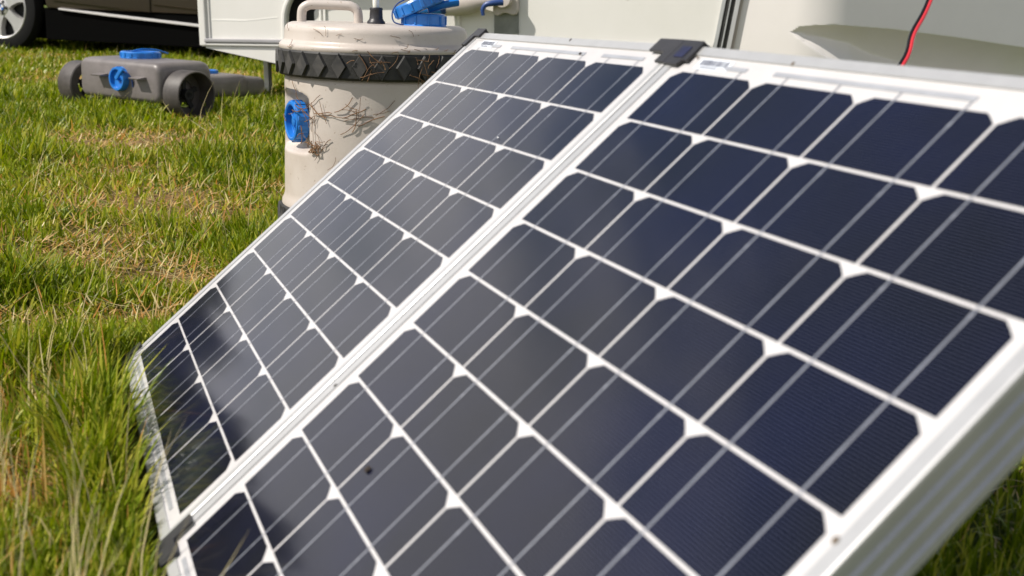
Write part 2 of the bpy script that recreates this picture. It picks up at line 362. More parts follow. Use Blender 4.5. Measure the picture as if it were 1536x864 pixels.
# dirt specks lying on the panel
M_speck = mat('dirt', (0.03, 0.018, 0.012), 0.8, var=0.4, vscale=200); M_speck2 = mat('dry_mud', (0.16, 0.12, 0.08), 0.9, var=0.4, vscale=200)
for (X, Y, s, m_, lbl) in ((.7028, .4230, .0030, M_speck, 'dark brown blob of dirt on a dark cell, low on the nearer half'),
                           (.5472, .4049, .0018, M_speck, 'tiny brown speck on the silver frame beside the middle fold, two thirds down'),
                           (.5768, -.0161, .0014, M_speck2, 'tiny grey speck just right of the black plastic cap at the top of the fold'),
                           (1.0805, .2674, .0021, M_speck2, 'soft brown speck on the white margin by the right hand frame'),
                           (.7125, -.0205, .0018, M_speck2, 'small dark speck at the inner edge of the top frame, right of the barcode'),
                           (.2868, -.0262, .0022, M_speck, 'small dark speck on the top frame of the farther half'),
                           (.3440, -.0075, .0018, M_speck, 'small brown speck at the end of the grey ribbon on the farther half'),
                           (.3601, .1211, .0011, M_solder, 'tiny white speck on a grey cell near the top of the farther half')):
    bm = bmesh.new(); bmesh.ops.create_icosphere(bm, subdivisions=2, radius=s)
    for v in bm.verts: v.co = Vector((v.co.x * random.uniform(.7, 1.2), v.co.y * random.uniform(.7, 1.3), v.co.z * .45))
    o = link('dirt_speck', bm, m_, None, True); lx = X - X0
    o.matrix_world = PM @ Matrix.Translation((lx, YB - Y, .0016 + (lx * .02296 if lx < 0 else 0))); tag(o, lbl, 'speck', 'specks of dirt on the solar panel')

# ------------------------------------------------------------------ round water carrier
BAR = frame((-1.3536, 0.5718, 0.0), RH, FH, (0, 0, 1))
bar = empty('water_carrier', BAR, 'round beige water barrel with black diamond tread bands and blue caps behind the panel', 'water barrel')
CAX = Vector((-.87, -.49, 0)).normalized(); CTAN = Vector((0, 0, 1)).cross(CAX)
bm = bmesh.new()
pr = [(0, .010), (.15, .010), (.176, .016), (.187, .06), (.1885, .072), (.188, .079), (.1845, .086), (.1825, .094)] + [(.1825 - .002 * t, .094 + (.318 - .094) * t) for t in np.linspace(.02, 1, 60)] + [(.179, .324), (.176, .329), (.170, .333), (.17, .37), (0, .37)]
lathe(bm, pr, 200)
bmesh.ops.recalc_face_normals(bm, faces=bm.faces)
for v in bm.verts:                                           # the pocket the side cap sits in
    d = v.co.dot(CAX); t = v.co.dot(CTAN); z = v.co.z
    if d > .1 and .18 < z < .311 and abs(t) < .115:
        top = .303 - 2.2 * t * t
        if z < top:
            lim = .1445 + .05 * max(0, (abs(t) - .05)) / .05
            dep = min(1.0, (top - z) / .012, (z - .183) / .010)
            if d > lim: v.co += CAX * (lim - d) * max(dep, 0)
link('barrel_body', bm, M_beige, bar, 50)
for nm, z0, z1 in (('tread_band', .006, .0725), ('tread_band', .3285, .3785)):
    bm = bmesh.new(); h = z1 - z0
    lathe(bm, [(.17, z0), (.1895, z0), (.1925, z0 + .004), (.1925, z1 - .004), (.1895, z1), (.17, z1)], 96)
    nd = 30
    for i in range(nd):
        a0 = 2 * math.pi * (i + .35) / nd; hw = .0160 / .197; zc = (z0 + z1) / 2; hh = h * .49
        P = lambda a, r, z: bm.verts.new((r * math.cos(a), r * math.sin(a), z))
        tp, bt, lf, rt = P(a0, .1932, zc + hh), P(a0, .1932, zc - hh), P(a0 - hw, .1932, zc), P(a0 + hw, .1932, zc)
        it, ib, il, ir = P(a0, .1978, zc + hh * .86), P(a0, .1978, zc - hh * .86), P(a0 - hw * .84, .1978, zc), P(a0 + hw * .84, .1978, zc)
        for f in ((tp, it, il, lf), (tp, rt, ir, it), (rt, bt, ib, ir), (lf, il, ib, bt), (it, ir, ib, il)):
            fc = bm.faces.new(f); fc.material_index = 1 if f[0] is it else 0
    bmesh.ops.recalc_face_normals(bm, faces=bm.faces)
    link(nm, bm, None, bar, 30, [M_rubber, M_dusty])
bm = bmesh.new()
lathe(bm, [(.15, .377), (.1890, .3775), (.1912, .3815), (.1902, .3865), (.187, .3905), (.1825, .3930), (.1805, .397), (.1798, .412), (.1780, .4195), (.1735, .4250), (.166, .4278), (.150, .4288), (0, .4305)], 128)
link('barrel_lid', bm, M_beige, bar, 60)
bm = bmesh.new(); tube(bm, [(-.143, -.03, .424), (-.143, -.03, .440), (-.1405, -.03, .4525), (-.130, -.03, .4602), (-.115, -.03, .4618), (-.06, -.03, .4618), (-.045, -.03, .4602), (-.0345, -.03, .4525), (-.032, -.03, .440), (-.032, -.03, .424)], .0092, 14, 4)
link('carry_handle', bm, M_beige, bar, True)
bm = bmesh.new(); lathe(bm, [(.0175, .4285), (.0175, .4335), (.0150, .436), (.0130, .440), (.0122, .455), (.0130, .4575), (.0115, .4605), (.008, .4605)], 24, Matrix.Translation((.006, -.055, 0)))
link('hose_fitting', bm, M_black, bar, 45)
bm = bmesh.new(); tube(bm, [(.006, -.055, .455), (.006, -.05, .50), (.02, .0, .62), (.12, .4, .90), (.36, 1.2, 1.02), (.62, 1.95, .84), (.68, 2.15, .62), (.69, 2.22, .50)], .0062, 12)
link('water_hose', bm, mat('white_hose', (.78, .77, .70), .35), bar, True)
# filler neck and its tilted screw cap
NK = Vector((.098, -.05, 0))
bm = bmesh.new(); lathe(bm, [(.0445, .4275), (.0445, .4295), (.0425, .4320), (.0418, .447), (.0400, .4515), (.034, .4525), (0, .4525)], 20, Matrix.Translation(NK))
for k in range(10):
    a = 2 * math.pi * k / 10; box(bm, (NK.x + .0428 * math.cos(a), NK.y + .0428 * math.sin(a), .440), (.003, .004, .017), .0008, 1, Matrix.Rotation(a, 3, 'Z'))
neck = link('filler_neck', bm, M_blue, bar, 35)
TC = Matrix.Translation((.086, -.052, .4560)) @ Matrix.Rotation(R(-23), 4, 'Y') @ Matrix.Translation((.006, 0, .0105))
bm = bmesh.new(); lathe(bm, [(0, -.012), (.047, -.012), (.0495, -.010), (.0495, .008), (.047, .0115), (.0, .0115)], 40, TC)
for k in range(14):
    a = 2 * math.pi * k / 14; box(bm, TC @ Vector((.0500 * math.cos(a), .0500 * math.sin(a), -.001)), (.0026, .007, .015), .0008, 1, TC.to_3x3() @ Matrix.Rotation(a, 3, 'Z'))
scap = link('screw_cap', bm, M_blue, bar, 35)
bm = bmesh.new(); tube(bm, [(.105, -.050, .4600), (.125, -.047, .4665), (.145, -.042, .4720), (.163, -.037, .4755)], .0105, 12, 5, .7); link('cap_strap', bm, M_blue, scap, True)
bm = bmesh.new(); tube(bm, [(.062, -.085, .4300), (.044, -.086, .435), (.040, -.082, .452), (.048, -.076, .468), (.064, -.07, .478)], .0014, 8, 6); link('cap_lanyard', bm, M_dblue, bar, True)
# side cap
SCM = axis_mat(CAX * .153 + Vector((0, 0, .2395)), CAX) @ Matrix.Diagonal((.93, .93, .85, 1))
bm = bmesh.new(); lathe(bm, [(.030, 0), (.0405, .0), (.0425, .003), (.0425, .027), (.0405, .0305), (.036, .0312), (.0335, .0295), (.0325, .017), (.012, .0165), (.0105, .024), (.006, .0255), (0, .0255)], 40, SCM)
for k in range(14):
    a = 2 * math.pi * (k + .5) / 14; box(bm, SCM @ Vector((.0428 * math.cos(a), .0428 * math.sin(a), .015)), (.0026, .0095, .025), .0008, 1, SCM.to_3x3() @ Matrix.Rotation(a, 3, 'Z'))
for k in range(3):
    a = 2 * math.pi * k / 3 + .5; box(bm, SCM @ Vector((.021 * math.cos(a), .021 * math.sin(a), .018)), (.024, .004, .007), .0008, 1, SCM.to_3x3() @ Matrix.Rotation(a, 3, 'Z'))
link('side_cap', bm, M_blue, bar, 35)
# dead grass stuck to the barrel
bm = bmesh.new(); rr = random.Random(21)
def strand(a, z, L_, ang, r0, curv, th):
    pts = []
    for k in range(6):
        pts.append((r0 * math.cos(a), r0 * math.sin(a), z)); a += math.cos(ang) * L_ / 5 / .183; z += math.sin(ang) * L_ / 5; ang += curv + rr.uniform(-.25, .25)
    pts = [(x * (1 + rr.uniform(0, .012)), y * (1 + rr.uniform(0, .012)), zz) for x, y, zz in pts]
    tube(bm, pts, th, 5, 2)
for k in range(20): strand(R(-112 + rr.gauss(6, 22)), .264 + rr.gauss(0, .010), rr.uniform(.02, .065), rr.choice((0, math.pi)) + rr.gauss(.10, .25), .1832, rr.uniform(-.12, .12), rr.uniform(.0004, .0010))
for k in range(9): strand(R(-122 + rr.gauss(0, 3.2)), .20 + rr.uniform(-.03, .06), rr.uniform(.02, .05), math.pi / 2 + rr.gauss(0, .5), .184, rr.uniform(-.12, .12), rr.uniform(.0004, .0009))
for k in range(16): strand(R(rr.uniform(-140, -85)), rr.uniform(.13, .29), rr.uniform(.012, .05), rr.uniform(0, 6.28), .184, rr.uniform(-.3, .3), rr.uniform(.0004, .0010))
for k in range(22): strand(R(rr.uniform(-95, -45)), rr.uniform(.325, .375), rr.uniform(.012, .05), rr.uniform(0, 6.28), .1995, rr.uniform(-.25, .25), rr.uniform(.0004, .0010))
for k in range(11): strand(R(rr.uniform(-170, -30)), rr.uniform(.380, .391), rr.uniform(.006, .02), rr.uniform(-.5, .5), .1915, rr.uniform(-.3, .3), .0005)
for k in range(7): strand(R(rr.uniform(-160, -40)), rr.uniform(.398, .415), rr.uniform(.006, .026), rr.uniform(0, 6.28), .1807, rr.uniform(-.3, .3), .0004)
for k in range(14):
    a = R(-121 + rr.gauss(0, 1.6)); strand(a, .197 + rr.gauss(0, .004), rr.uniform(.008, .018), rr.uniform(0, 6.28), .186, rr.uniform(-.8, .8), .0012)
o = link('dry_grass_clippings', bm, M_straw, None, True); o.matrix_world = BAR
tag(o, 'brown dead grass strands stuck across the side and band of the beige barrel', 'grass clippings', kind='stuff')

# ------------------------------------------------------------------ wheeled waste water tank
TAX = (RH * .83 - FH * .5577).normalized(); TAY = (RH * .5577 + FH * .83).normalized()
TM = frame((-3.9367 + .824 * .057, .2478 + .559 * .057, .012), TAX, TAY, (0, 0, 1))
tank = empty('waste_water_tank', TM, 'low grey plastic waste tank with blue caps on two fat wheels in the grass', 'waste tank')
def rrect(hw, z0, z1, r, n=5):
    out = []
    for cx, cz, a0 in ((hw - r, z1 - r, 0), (-hw + r, z1 - r, 90), (-hw + r, z0 + r, 180), (hw - r, z0 + r, 270)):
        for k in range(n + 1): a = R(a0 + 90 * k / n); out.append((cx + r * math.cos(a), cz + r * math.sin(a)))
    return out
bm = bmesh.new()
secs = [(-.060, .222, .062, .176, .02), (-.056, .233, .052, .187, .028), (-.045, .240, .045, .194, .032), (-.02, .244, .042, .197, .034), (.10, .244, .042, .199, .034), (.17, .240, .042, .198, .036), (.205, .222, .042, .190, .04),
        (.245, .165, .042, .150, .04), (.30, .132, .042, .134, .034), (.36, .125, .042, .132, .032), (.46, .120, .038, .132, .032), (.50, .108, .034, .128, .03), (.525, .084, .034, .122, .03), (.55, .078, .034, .118, .028), (.63, .074, .036, .112, .028), (.65, .060, .045, .104, .02)]
rings = []
for y, hw, z0, z1, r in secs: rings.append([bm.verts.new((x, y, z)) for x, z in rrect(hw, z0, z1, r)])
for a, b in zip(rings[:-1], rings[1:]):
    for i in range(len(a)): bm.faces.new((a[i], a[(i + 1) % len(a)], b[(i + 1) % len(a)], b[i]))
bm.faces.new(rings[0]); bm.faces.new(rings[-1][::-1]); bmesh.ops.recalc_face_normals(bm, faces=bm.faces)
link('tank_body', bm, M_grey, tank, 45)
for x in (-.090, .137):
    bm = bmesh.new(); prism(bm, [(-.060, .128), (-.096, .131), (-.098, .136), (-.060, .141)], x - .030, x + .030, 'x', .0015)
    link('moulded_foot', bm, M_grey, tank)
for sx_ in (-1, 1):
    bm = bmesh.new(); xm = .30 if sx_ > 0 else -.345; hwid = .044; rw = .092
    M = axis_mat((xm, .03, .080), (sx_, 0, 0))
    lathe(bm, [(.055, -hwid), (rw - .004, -hwid), (rw, -hwid + .004), (rw, hwid - .004), (rw - .003, hwid), (rw - .007, hwid - .001), (rw - .007, -hwid + .006), (.055, -hwid + .006), (.055, -hwid)], 44, M)
    wh = link('wheel', bm, M_wheelgrey, tank, 40); bm = bmesh.new()
    lathe(bm, [(0, .0), (.020, .0), (.020, -.03), (0, -.03)], 20, M)
    for k in range(5):
        a = 2 * math.pi * k / 5 + .3; box(bm, M @ Vector((.038 * math.cos(a), .038 * math.sin(a), -.03)), (.050, .017, .008), 0, 1, M.to_3x3() @ Matrix.Rotation(a, 3, 'Z'))
    link('wheel_hub', bm, M_dark, wh, 40)
bm = bmesh.new(); tube(bm, [(-.34, .03, .080), (.30, .03, .080)], .012, 10, 0); link('axle', bm, M_dark, tank)
def blue_cap(name, M, r, h, ribs=16):
    bm = bmesh.new(); lathe(bm, [(r * 1.02, 0), (r * 1.02, h * .15), (r, h * .2), (r, h * .85), (r * .95, h), (r * .80, h), (r * .76, h * .55), (r * .2, h * .5), (r * .16, h * .8), (0, h * .8)], 36, M)
    for k in range(ribs):
        a = 2 * math.pi * k / ribs; box(bm, M @ Vector((r * 1.01 * math.cos(a), r * 1.01 * math.sin(a), h * .52)), (r * .04, r * .13, h * .62), 0, 1, M.to_3x3() @ Matrix.Rotation(a, 3, 'Z'))
    return link(name, bm, M_blue, tank, 35)
c1 = blue_cap('filler_cap', Matrix.Translation((-.045, .085, .198)), .077, .026)
bm = bmesh.new(); tube(bm, [(-.03, .03, .224), (.0, .05, .2345), (.03, .10, .2335), (.04, .15, .219)], .005, 8, 5, .5); link('cap_strap', bm, M_blue, c1, True)
RCM = axis_mat((.020, -.056, .126), (0, -1, 0))
c2 = blue_cap('drain_cap', RCM, .0455, .030, 12)
bm = bmesh.new(); box(bm, RCM @ Vector((-.023, .023, .030)) if False else Vector((.042, -.088, .146)), (.056, .010, .016), .003, 2, Matrix.Rotation(R(-45), 3, 'Y')); link('cap_lever', bm, M_blue, c2)
bm = bmesh.new(); tube(bm, [(.054, -.086, .158), (.077, -.075, .150), (.090, -.066, .125), (.087, -.060, .098)], .003, 8, 5); link('cap_lanyard', bm, M_dblue, c2, True)
blue_cap('breather_cap', Matrix.Translation((.0, .385, .132)), .043, .014, 12)

# ------------------------------------------------------------------ caravan
CE = Vector((0.6466, 0.7622, 0.0314)); CNN = Vector((-0.7626, 0.6469, 0)); CU = CE.cross(CNN).normalized()
CM = frame((-4.571, .6489, -.0772), CE.normalized(), CNN.normalized(), CU) @ Matrix.Scale(1.16, 4)
van = empty('caravan', CM, 'cream and white touring caravan standing on the grass behind the barrel and the panel', 'caravan')
def arch_pts(n=9):
    l, r_, zt, rad = .370, 1.075, .505, .14; out = [(l, .205), (l, zt - rad - .05)]
    for k in range(n): a = R(180 - 90 * k / (n - 1)); out.append((l + rad + rad * math.cos(a), zt - rad + rad * math.sin(a)))
    for k in range(n): a = R(90 - 90 * k / (n - 1)); out.append((r_ - rad + rad * math.cos(a), zt - rad + rad * math.sin(a)))
    out += [(r_, zt - rad - .05), (r_, .205)]; return out
AP = arch_pts()
bm = bmesh.new()
wall_out = [(0, .267), (0, 1.10), (.22, 1.75), (.50, 2.15), (2.42, 2.15), (2.035, .45), (1.99, .267), (1.075, .267)] + AP[1:-1][::-1] + [(.370, .267)]
prism(bm, wall_out, 0, .03, 'y'); bmesh.ops.triangulate(bm, faces=[f for f in bm.faces if len(f.verts) > 4])
wl = link('side_wall', bm, M_cream, van)
bm = bmesh.new()
prism(bm, [(.001, .27), (.001, 1.10), (.221, 1.75), (.501, 2.149), (2.42, 2.149), (2.42, 2.12), (.52, 2.12), (.25, 1.74), (.03, 1.09), (.03, .27)], .031, 1.97, 'y'); box(bm, (1.5, 1.985, 1.21), (1.9, .03, 1.86))
link('body_shell', bm, M_cream, van)
bm = bmesh.new(); box(bm, (1.1, 1.0, .285), (2.1, 1.9, .05)); box(bm, (1.1, .75, .21), (2.0, .05, .10)); box(bm, (1.1, 1.5, .21), (2.0, .05, .10)); box(bm, (.74, 1.0, .30), (.05, 1.5, .05))
link('chassis', bm, M_dark, van)
bm = bmesh.new(); box(bm, (.72, .30, .37), (.74, .50, .36))
for f in bm.faces: f.normal_flip()
link('wheel_housing', bm, M_dark, van)
bm = bmesh.new(); tube(bm, [(x, -.006, z) for x, z in AP], .011, 8, 0, 1.0); link('arch_trim', bm, M_cream, van, True)
M_rail = mat('lilac_grey_rail', (.46, .45, .46), .4, metal=.3, var=.15)
for xc, xw in ((.193, .345), (1.535, .90)):
    bm = bmesh.new(); box(bm, (xc, -.008, .2905), (xw, .016, .014), .003); link('skirt_rail', bm, M_rail, van)
    bm = bmesh.new(); box(bm, (xc, -.006, .2755), (xw, .012, .008), .002); link('skirt_bead', bm, M_cream, van)
bm = bmesh.new(); prism(bm, [(.018, .2665), (.362, .2665), (.362, .200), (.327, .2065), (.02, .261)], -.003, .008, 'y'); link('side_skirt', bm, M_cream, van)
bm = bmesh.new(); prism(bm, [(1.082, .2665), (1.98, .2665), (1.95, .215), (1.082, .20)], -.003, .008, 'y'); link('side_skirt', bm, M_cream, van)
bm = bmesh.new(); box(bm, (.0125, -.006, .685), (.029, .016, .83), .004); box(bm, (.040, -.002, .685), (.0035, .006, .80)); link('edge_trim', bm, M_cream, van)
bm = bmesh.new(); prism(bm, [(.05, .366), (.20, .3645), (.215, .366), (.34, .378), (.338, .3815), (.23, .3700), (.20, .3690), (.12, .3715), (.05, .3705)], -.0008, .0005, 'y'); link('scuff_mark', bm, M_scratch, wl)
# wheel in the arch
bm = bmesh.new(); WM = axis_mat((.735, .12, .305), (0, -1, 0))
lathe(bm, [(.19, -.08), (.27, -.08), (.295, -.06), (.302, -.02), (.302, .03), (.292, .055), (.26, .068), (.20, .062), (.19, .05)], 56, WM); cw = link('wheel', bm, M_rubber, van, 40)
bm = bmesh.new(); lathe(bm, [(.198, .045), (.198, .058), (.186, .060), (.178, .040), (.10, .030), (.07, .048), (.03, .055), (0, .055)], 48, WM)
for k in range(8):
    a = 2 * math.pi * k / 8 + .2; box(bm, WM @ Vector((.125 * math.cos(a), .125 * math.sin(a), .045)), (.11, .035, .014), .004, 1, WM.to_3x3() @ Matrix.Rotation(a, 3, 'Z'))
link('rim', bm, mat('wheel_white', (.74, .73, .68), .4, var=.1), cw, 40)
bm = bmesh.new(); prism(bm, [(.475, .24), (1.06, .24), (1.06, .37), (1.0, .47), (.90, .492), (.60, .492), (.53, .47), (.475, .40)], .035, .05, 'y', .004)
sp = link('wheel_spat', bm, M_cream, van)
for xx in (.505, .523):
    bm = bmesh.new(); box(bm, (xx, .031, .40), (.009, .008, .12), .003); link('spat_rib', bm, M_scratch, sp)
# leaning corner trim
def lean(a0, a1, y0, y1, name, m):
    b_ = bmesh.new(); line = [(1.985, .235), (2.003 + .0, .291), (2.027, .444), (2.08, .75), (2.22, 1.4), (2.42, 2.14)]
    n = len(line); V = []
    for x, z in line: V.append([b_.verts.new((x + a, y, z)) for a, y in ((a0, y0), (a1, y0), (a1, y1), (a0, y1))])
    for i in range(n - 1):
        for k in range(4): b_.faces.new((V[i][k], V[i][(k + 1) % 4], V[i + 1][(k + 1) % 4], V[i + 1][k]))
    b_.faces.new(V[0][::-1]); b_.faces.new(V[-1]); bmesh.ops.recalc_face_normals(b_, faces=b_.faces)
    return link(name, b_, m, van)
lean(-.004, .008, -.010, .02, 'awning_rail', M_alu_dull); lean(.008, .0225, -.006, .02, 'rubber_seal', M_rubber); lean(.0225, .0265, -.013, .02, 'awning_rail', M_alu_dull); lean(.0265, .042, -.006, .02, 'rubber_seal', M_rubber)
lean(.042, .056, -.016, .02, 'awning_rail', M_alu); lean(.056, .064, -.008, .02, 'awning_rail', mat('taupe_sealant', (.40, .35, .31), .7))
# moulded front with its recess
bm = bmesh.new()
def path(s):
    """plan position and inward normal on the front moulding at arc length s"""
    s0, rad, bend = 2.26, .26, R(40); L1 = rad * bend
    if s < s0: return Vector((s, .002)), Vector((0, 1))
    if s < s0 + L1:
        a = (s - s0) / rad; return Vector((s0 + rad * math.sin(a), .002 + rad * (1 - math.cos(a)))), Vector((-math.sin(a), math.cos(a)))
    p = Vector((s0 + rad * math.sin(bend), .002 + rad * (1 - math.cos(bend)))); t = Vector((math.cos(bend), math.sin(bend))); d = s - s0 - L1
    if d < 1.0: return p + t * d, Vector((-t.y, t.x))
    p = p + t * 1.0; d -= 1.0; b2 = R(50); rad = .45; L2 = rad * b2
    a = bend + min(d, L2) / rad; c = p + Vector((-t.y, t.x)) * rad; q = c + rad * Vector((math.sin(a), -math.cos(a)))
    if d > L2: q += Vector((math.cos(a), math.sin(a))) * (d - L2)
    return q, Vector((-math.sin(a), math.cos(a)))
UPX = [2.255, 2.28, 2.333, 2.392, 2.608, 2.893, 3.214, 3.4]; UPZ = [.343, .359, .364, .366, .353, .324, .286, .262]
HCX = [2.255, 2.30, 2.40, 2.50, 2.62, 2.9, 3.4]; HCZ = [.004, .028, .046, .055, .085, .115, .14]
LOX = [2.255, 2.294, 2.371, 2.5, 2.7, 3.4]; LOZ = [.341, .312, .264, .20, .13, .06]
def recess(s, z):
    if s <= 2.256 or s > 3.4: return 0
    zu = float(np.interp(s, UPX, UPZ)); hc = float(np.interp(s, HCX, HCZ)); zl = float(np.interp(s, LOX, LOZ)); zm = max(zu - hc, zl + .002); D = (zu - zm) * 1.25
    D *= 1 - max(0, (s - 3.1) / .3)
    if z >= zu or z <= zl: return 0
    if z > zm: return D * (1 - ((z - zm) / (zu - zm)) ** 1.6)
    return D * ((z - zl) / (zm - zl)) ** .8
ss = list(np.arange(2.0, 2.25, .02)) + list(np.arange(2.25, 3.42, .008)) + list(np.arange(3.45, 5.2, .05))
zs = list(np.arange(.10, .2, .01)) + list(np.arange(.2, .385, .0025)) + list(np.arange(.39, .60, .02)) + list(np.arange(.65, 2.16, .1))
G = []
for s in ss:
    p, nrm = path(s); row = []
    for z in zs:
        k = recess(s, z); q = p + nrm * k; lx = (np.interp(z, [.235, .291, .444, .75, 1.4, 2.14], [1.985, 2.003, 2.027, 2.08, 2.22, 2.42]) + .05 - 2.0) * max(0, 1 - (s - 2.0) / .22)
        row.append(bm.verts.new((q.x + lx, q.y, z)))
    G.append(row)
for i in range(len(ss) - 1):
    for j in range(len(zs) - 1): bm.faces.new((G[i][j], G[i + 1][j], G[i + 1][j + 1], G[i][j + 1]))
bmesh.ops.recalc_face_normals(bm, faces=bm.faces)
fm = link('front_moulding', bm, M_moulding, van, 35)
# grey strip on the wall under the water socket
bm = bmesh.new(); prism(bm, [(1.214, .205), (1.305, .205), (1.305, .405), (1.214, .405)], -.006, .002, 'y', .001); link('grey_strip', bm, M_greyplate, van)
bm = bmesh.new(); oc = [(1.218, .52), (1.308, .52), (1.308, .408), (1.300, .394), (1.288, .391), (1.276, .396), (1.262, .400), (1.248, .396), (1.236, .389), (1.224, .391), (1.216, .402)]
prism(bm, oc, -.026, 0, 'y', .003)
tube(bm, [(1.262, -.02, .448), (1.262, -.06, .448)], .03, 18, 0); link('water_socket', bm, M_beige, van)
M_steady = mat('galvanised_steel', (.62, .61, .58), .55, metal=.2, var=.2, vscale=30)
bm = bmesh.new(); box(bm, (.170, .20, .12), (.022, .03, .24), .003); box(bm, (.200, .24, .215), (.10, .05, .045)); box(bm, (.170, .20, .006), (.07, .07, .012), .003); link('corner_steady', bm, M_steady, van)
bm = bmesh.new(); box(bm, (.42, .62, .175), (.42, .70, .19), .02); link('underfloor_shade_box', bm, M_dark, van)  # black box added below the floor to darken the shadow beside the steady
# pump plug hanging off the socket
plug = empty('water_pump_plug', CM @ Matrix.Translation((1.11, -.05, .420)), 'beige water plug with a blue collar and dark blue trigger fixed to the caravan socket', 'water plug')
bm = bmesh.new(); lathe(bm, [(0, -.085), (.030, -.085), (.036, -.075), (.041, -.03), (.040, .03), (.030, .07), (.022, .10), (.022, .15), (0, .15)], 28, Matrix.Translation((0, 0, .012)) @ axis_mat((0, 0, 0), (1, -.0, .12)) @ Matrix.Scale(.8, 4, (1, 0, 0)))
link('plug_body', bm, M_beige, plug, 50)
bm = bmesh.new(); lathe(bm, [(.031, -.004), (.034, .0), (.034, .016), (.031, .02), (.025, .02)], 24, axis_mat((-.073, 0, .002), (1, 0, .12))); link('plug_ring', bm, M_dblue, plug, 40)
bm = bmesh.new(); lathe(bm, [(0, -.09), (.024, -.09), (.028, -.07), (.032, -.01), (.032, .01)], 24, axis_mat((-.085, 0, 0), (1, 0, .12))); link('plug_collar', bm, M_blue, plug, 40)
bm = bmesh.new(); tube(bm, [(.165, -.035, .016), (.130, -.050, .012), (.108, -.055, .006), (.098, -.058, -.010), (.100, -.058, -.030)], [.012, .006], 10, 5); link('plug_trigger', bm, M_dblue, plug, True)

# twin cable behind the panel
P_ = [(-.05, .46, .345), (-.052, .58, .325), (-.066, .73, .365), (-.0902, .8106, .4296), (-.11, .838, .4625), (-.1365, .8787, .499), (-.22, .98, .60), (-.55, 1.35, .74), (-1.0, 1.8, .80), (-1.5, 2.35, .78)]
bm = bmesh.new(); tube(bm, P_, .0021, 12); cb = link('red_black_cable', bm, mat('red_pvc', (.56, .03, .035), .22, coat=1.0), None, True)
tag(cb, 'thin red and black twin wire rising behind the top edge of the panel', 'cable')
off = -RH * .0026 + FH * .0034 + Vector((0, 0, .0008))
bm = bmesh.new(); tube(bm, [Vector(p) + off for p in P_], .0018, 10); link('black_core', bm, mat('black_pvc', (.012, .012, .013), .25), cb, True)

# ------------------------------------------------------------------ parked car
EX = (RH * .94 - FH * .341).normalized(); EY = (RH * .341 + FH * .94).normalized()
KM = frame((-9.6988, -.3059, -.066), EX, EY, (0, 0, 1))
car = empty('parked_car', KM, 'dark brown estate car with silver alloy wheels parked on the grass beyond the caravan', 'car')
M_paint = mat('dark_brown_paint', (.055, .043, .037), .3, metal=.4, coat=.5, coat_r=.03)
M_clad = mat('black_cladding', (.003, .003, .003), 1.0, spec=.03)
M_tyre = mat('tyre_rubber', (.006, .006, .006), .75, spec=.2)
def arch_arc(cx, r, z0, n=10, rev=False):
    a0 = math.asin((z0 - .36) / r); A_ = [math.pi - a0 - (math.pi - 2 * a0) * k / n for k in range(n + 1)]
    return [(cx + r * math.cos(a), .36 + r * math.sin(a)) for a in A_]
body = [(-.95, .36)] + arch_arc(0, .43, .36) + arch_arc(2.93, .43, .36) + [(3.82, .36), (3.90, .55), (3.88, .78), (3.75, .90), (2.75, 1.02), (1.95, 1.52), (-.35, 1.58), (-.85, 1.15), (-.98, .95), (-1.0, .5)]
bm = bmesh.new(); prism(bm, body, .03, 1.83, 'y', .02); bmesh.ops.triangulate(bm, faces=[f for f in bm.faces if len(f.verts) > 4]); cbody = link('car_body', bm, M_paint, car, 30)
bm = bmesh.new(); prism(bm, [(.40, .36), (2.52, .36), (2.52, .11), (.40, .11)], .045, 1.80, 'y', .01); box(bm, (1.45, .92, .22), (4.6, 1.5, .22)); link('underbody', bm, M_clad, car)
bm = bmesh.new(); prism(bm, [(.56, .352), (1.03, .318), (2.45, .236), (2.45, .256), (1.03, .338), (.98, .342), (.56, .364)], .020, .05, 'y', .002); link('sill_strip', bm, mat('bright_trim', (.80, .77, .77), .35, metal=.5), car)
for x0, x1 in ((.50, 1.45), (1.475, 2.42)):
    bm = bmesh.new(); z0, z1 = (.40, .40) if x0 < 1 else (.37, .32)
    prism(bm, [(x0, .42), (x1, .36), (x1, .98), (x0, 1.0)], .018, .06, 'y', .012); link('door', bm, M_paint, car, 30)
M_glass = mat('dark_glass', (.01, .012, .014), .05, coat=1.0)
for pts in ([(.0, 1.05), (1.42, 1.03), (1.42, 1.46), (.05, 1.50)], [(1.50, 1.03), (2.60, 1.02), (1.95, 1.45), (1.50, 1.46)]):
    bm = bmesh.new(); prism(bm, pts, .022, .06, 'y', .004); link('window', bm, M_glass, car)
M_alloy = mat('alloy_silver', (.62, .61, .60), .35, metal=.55, var=.1)
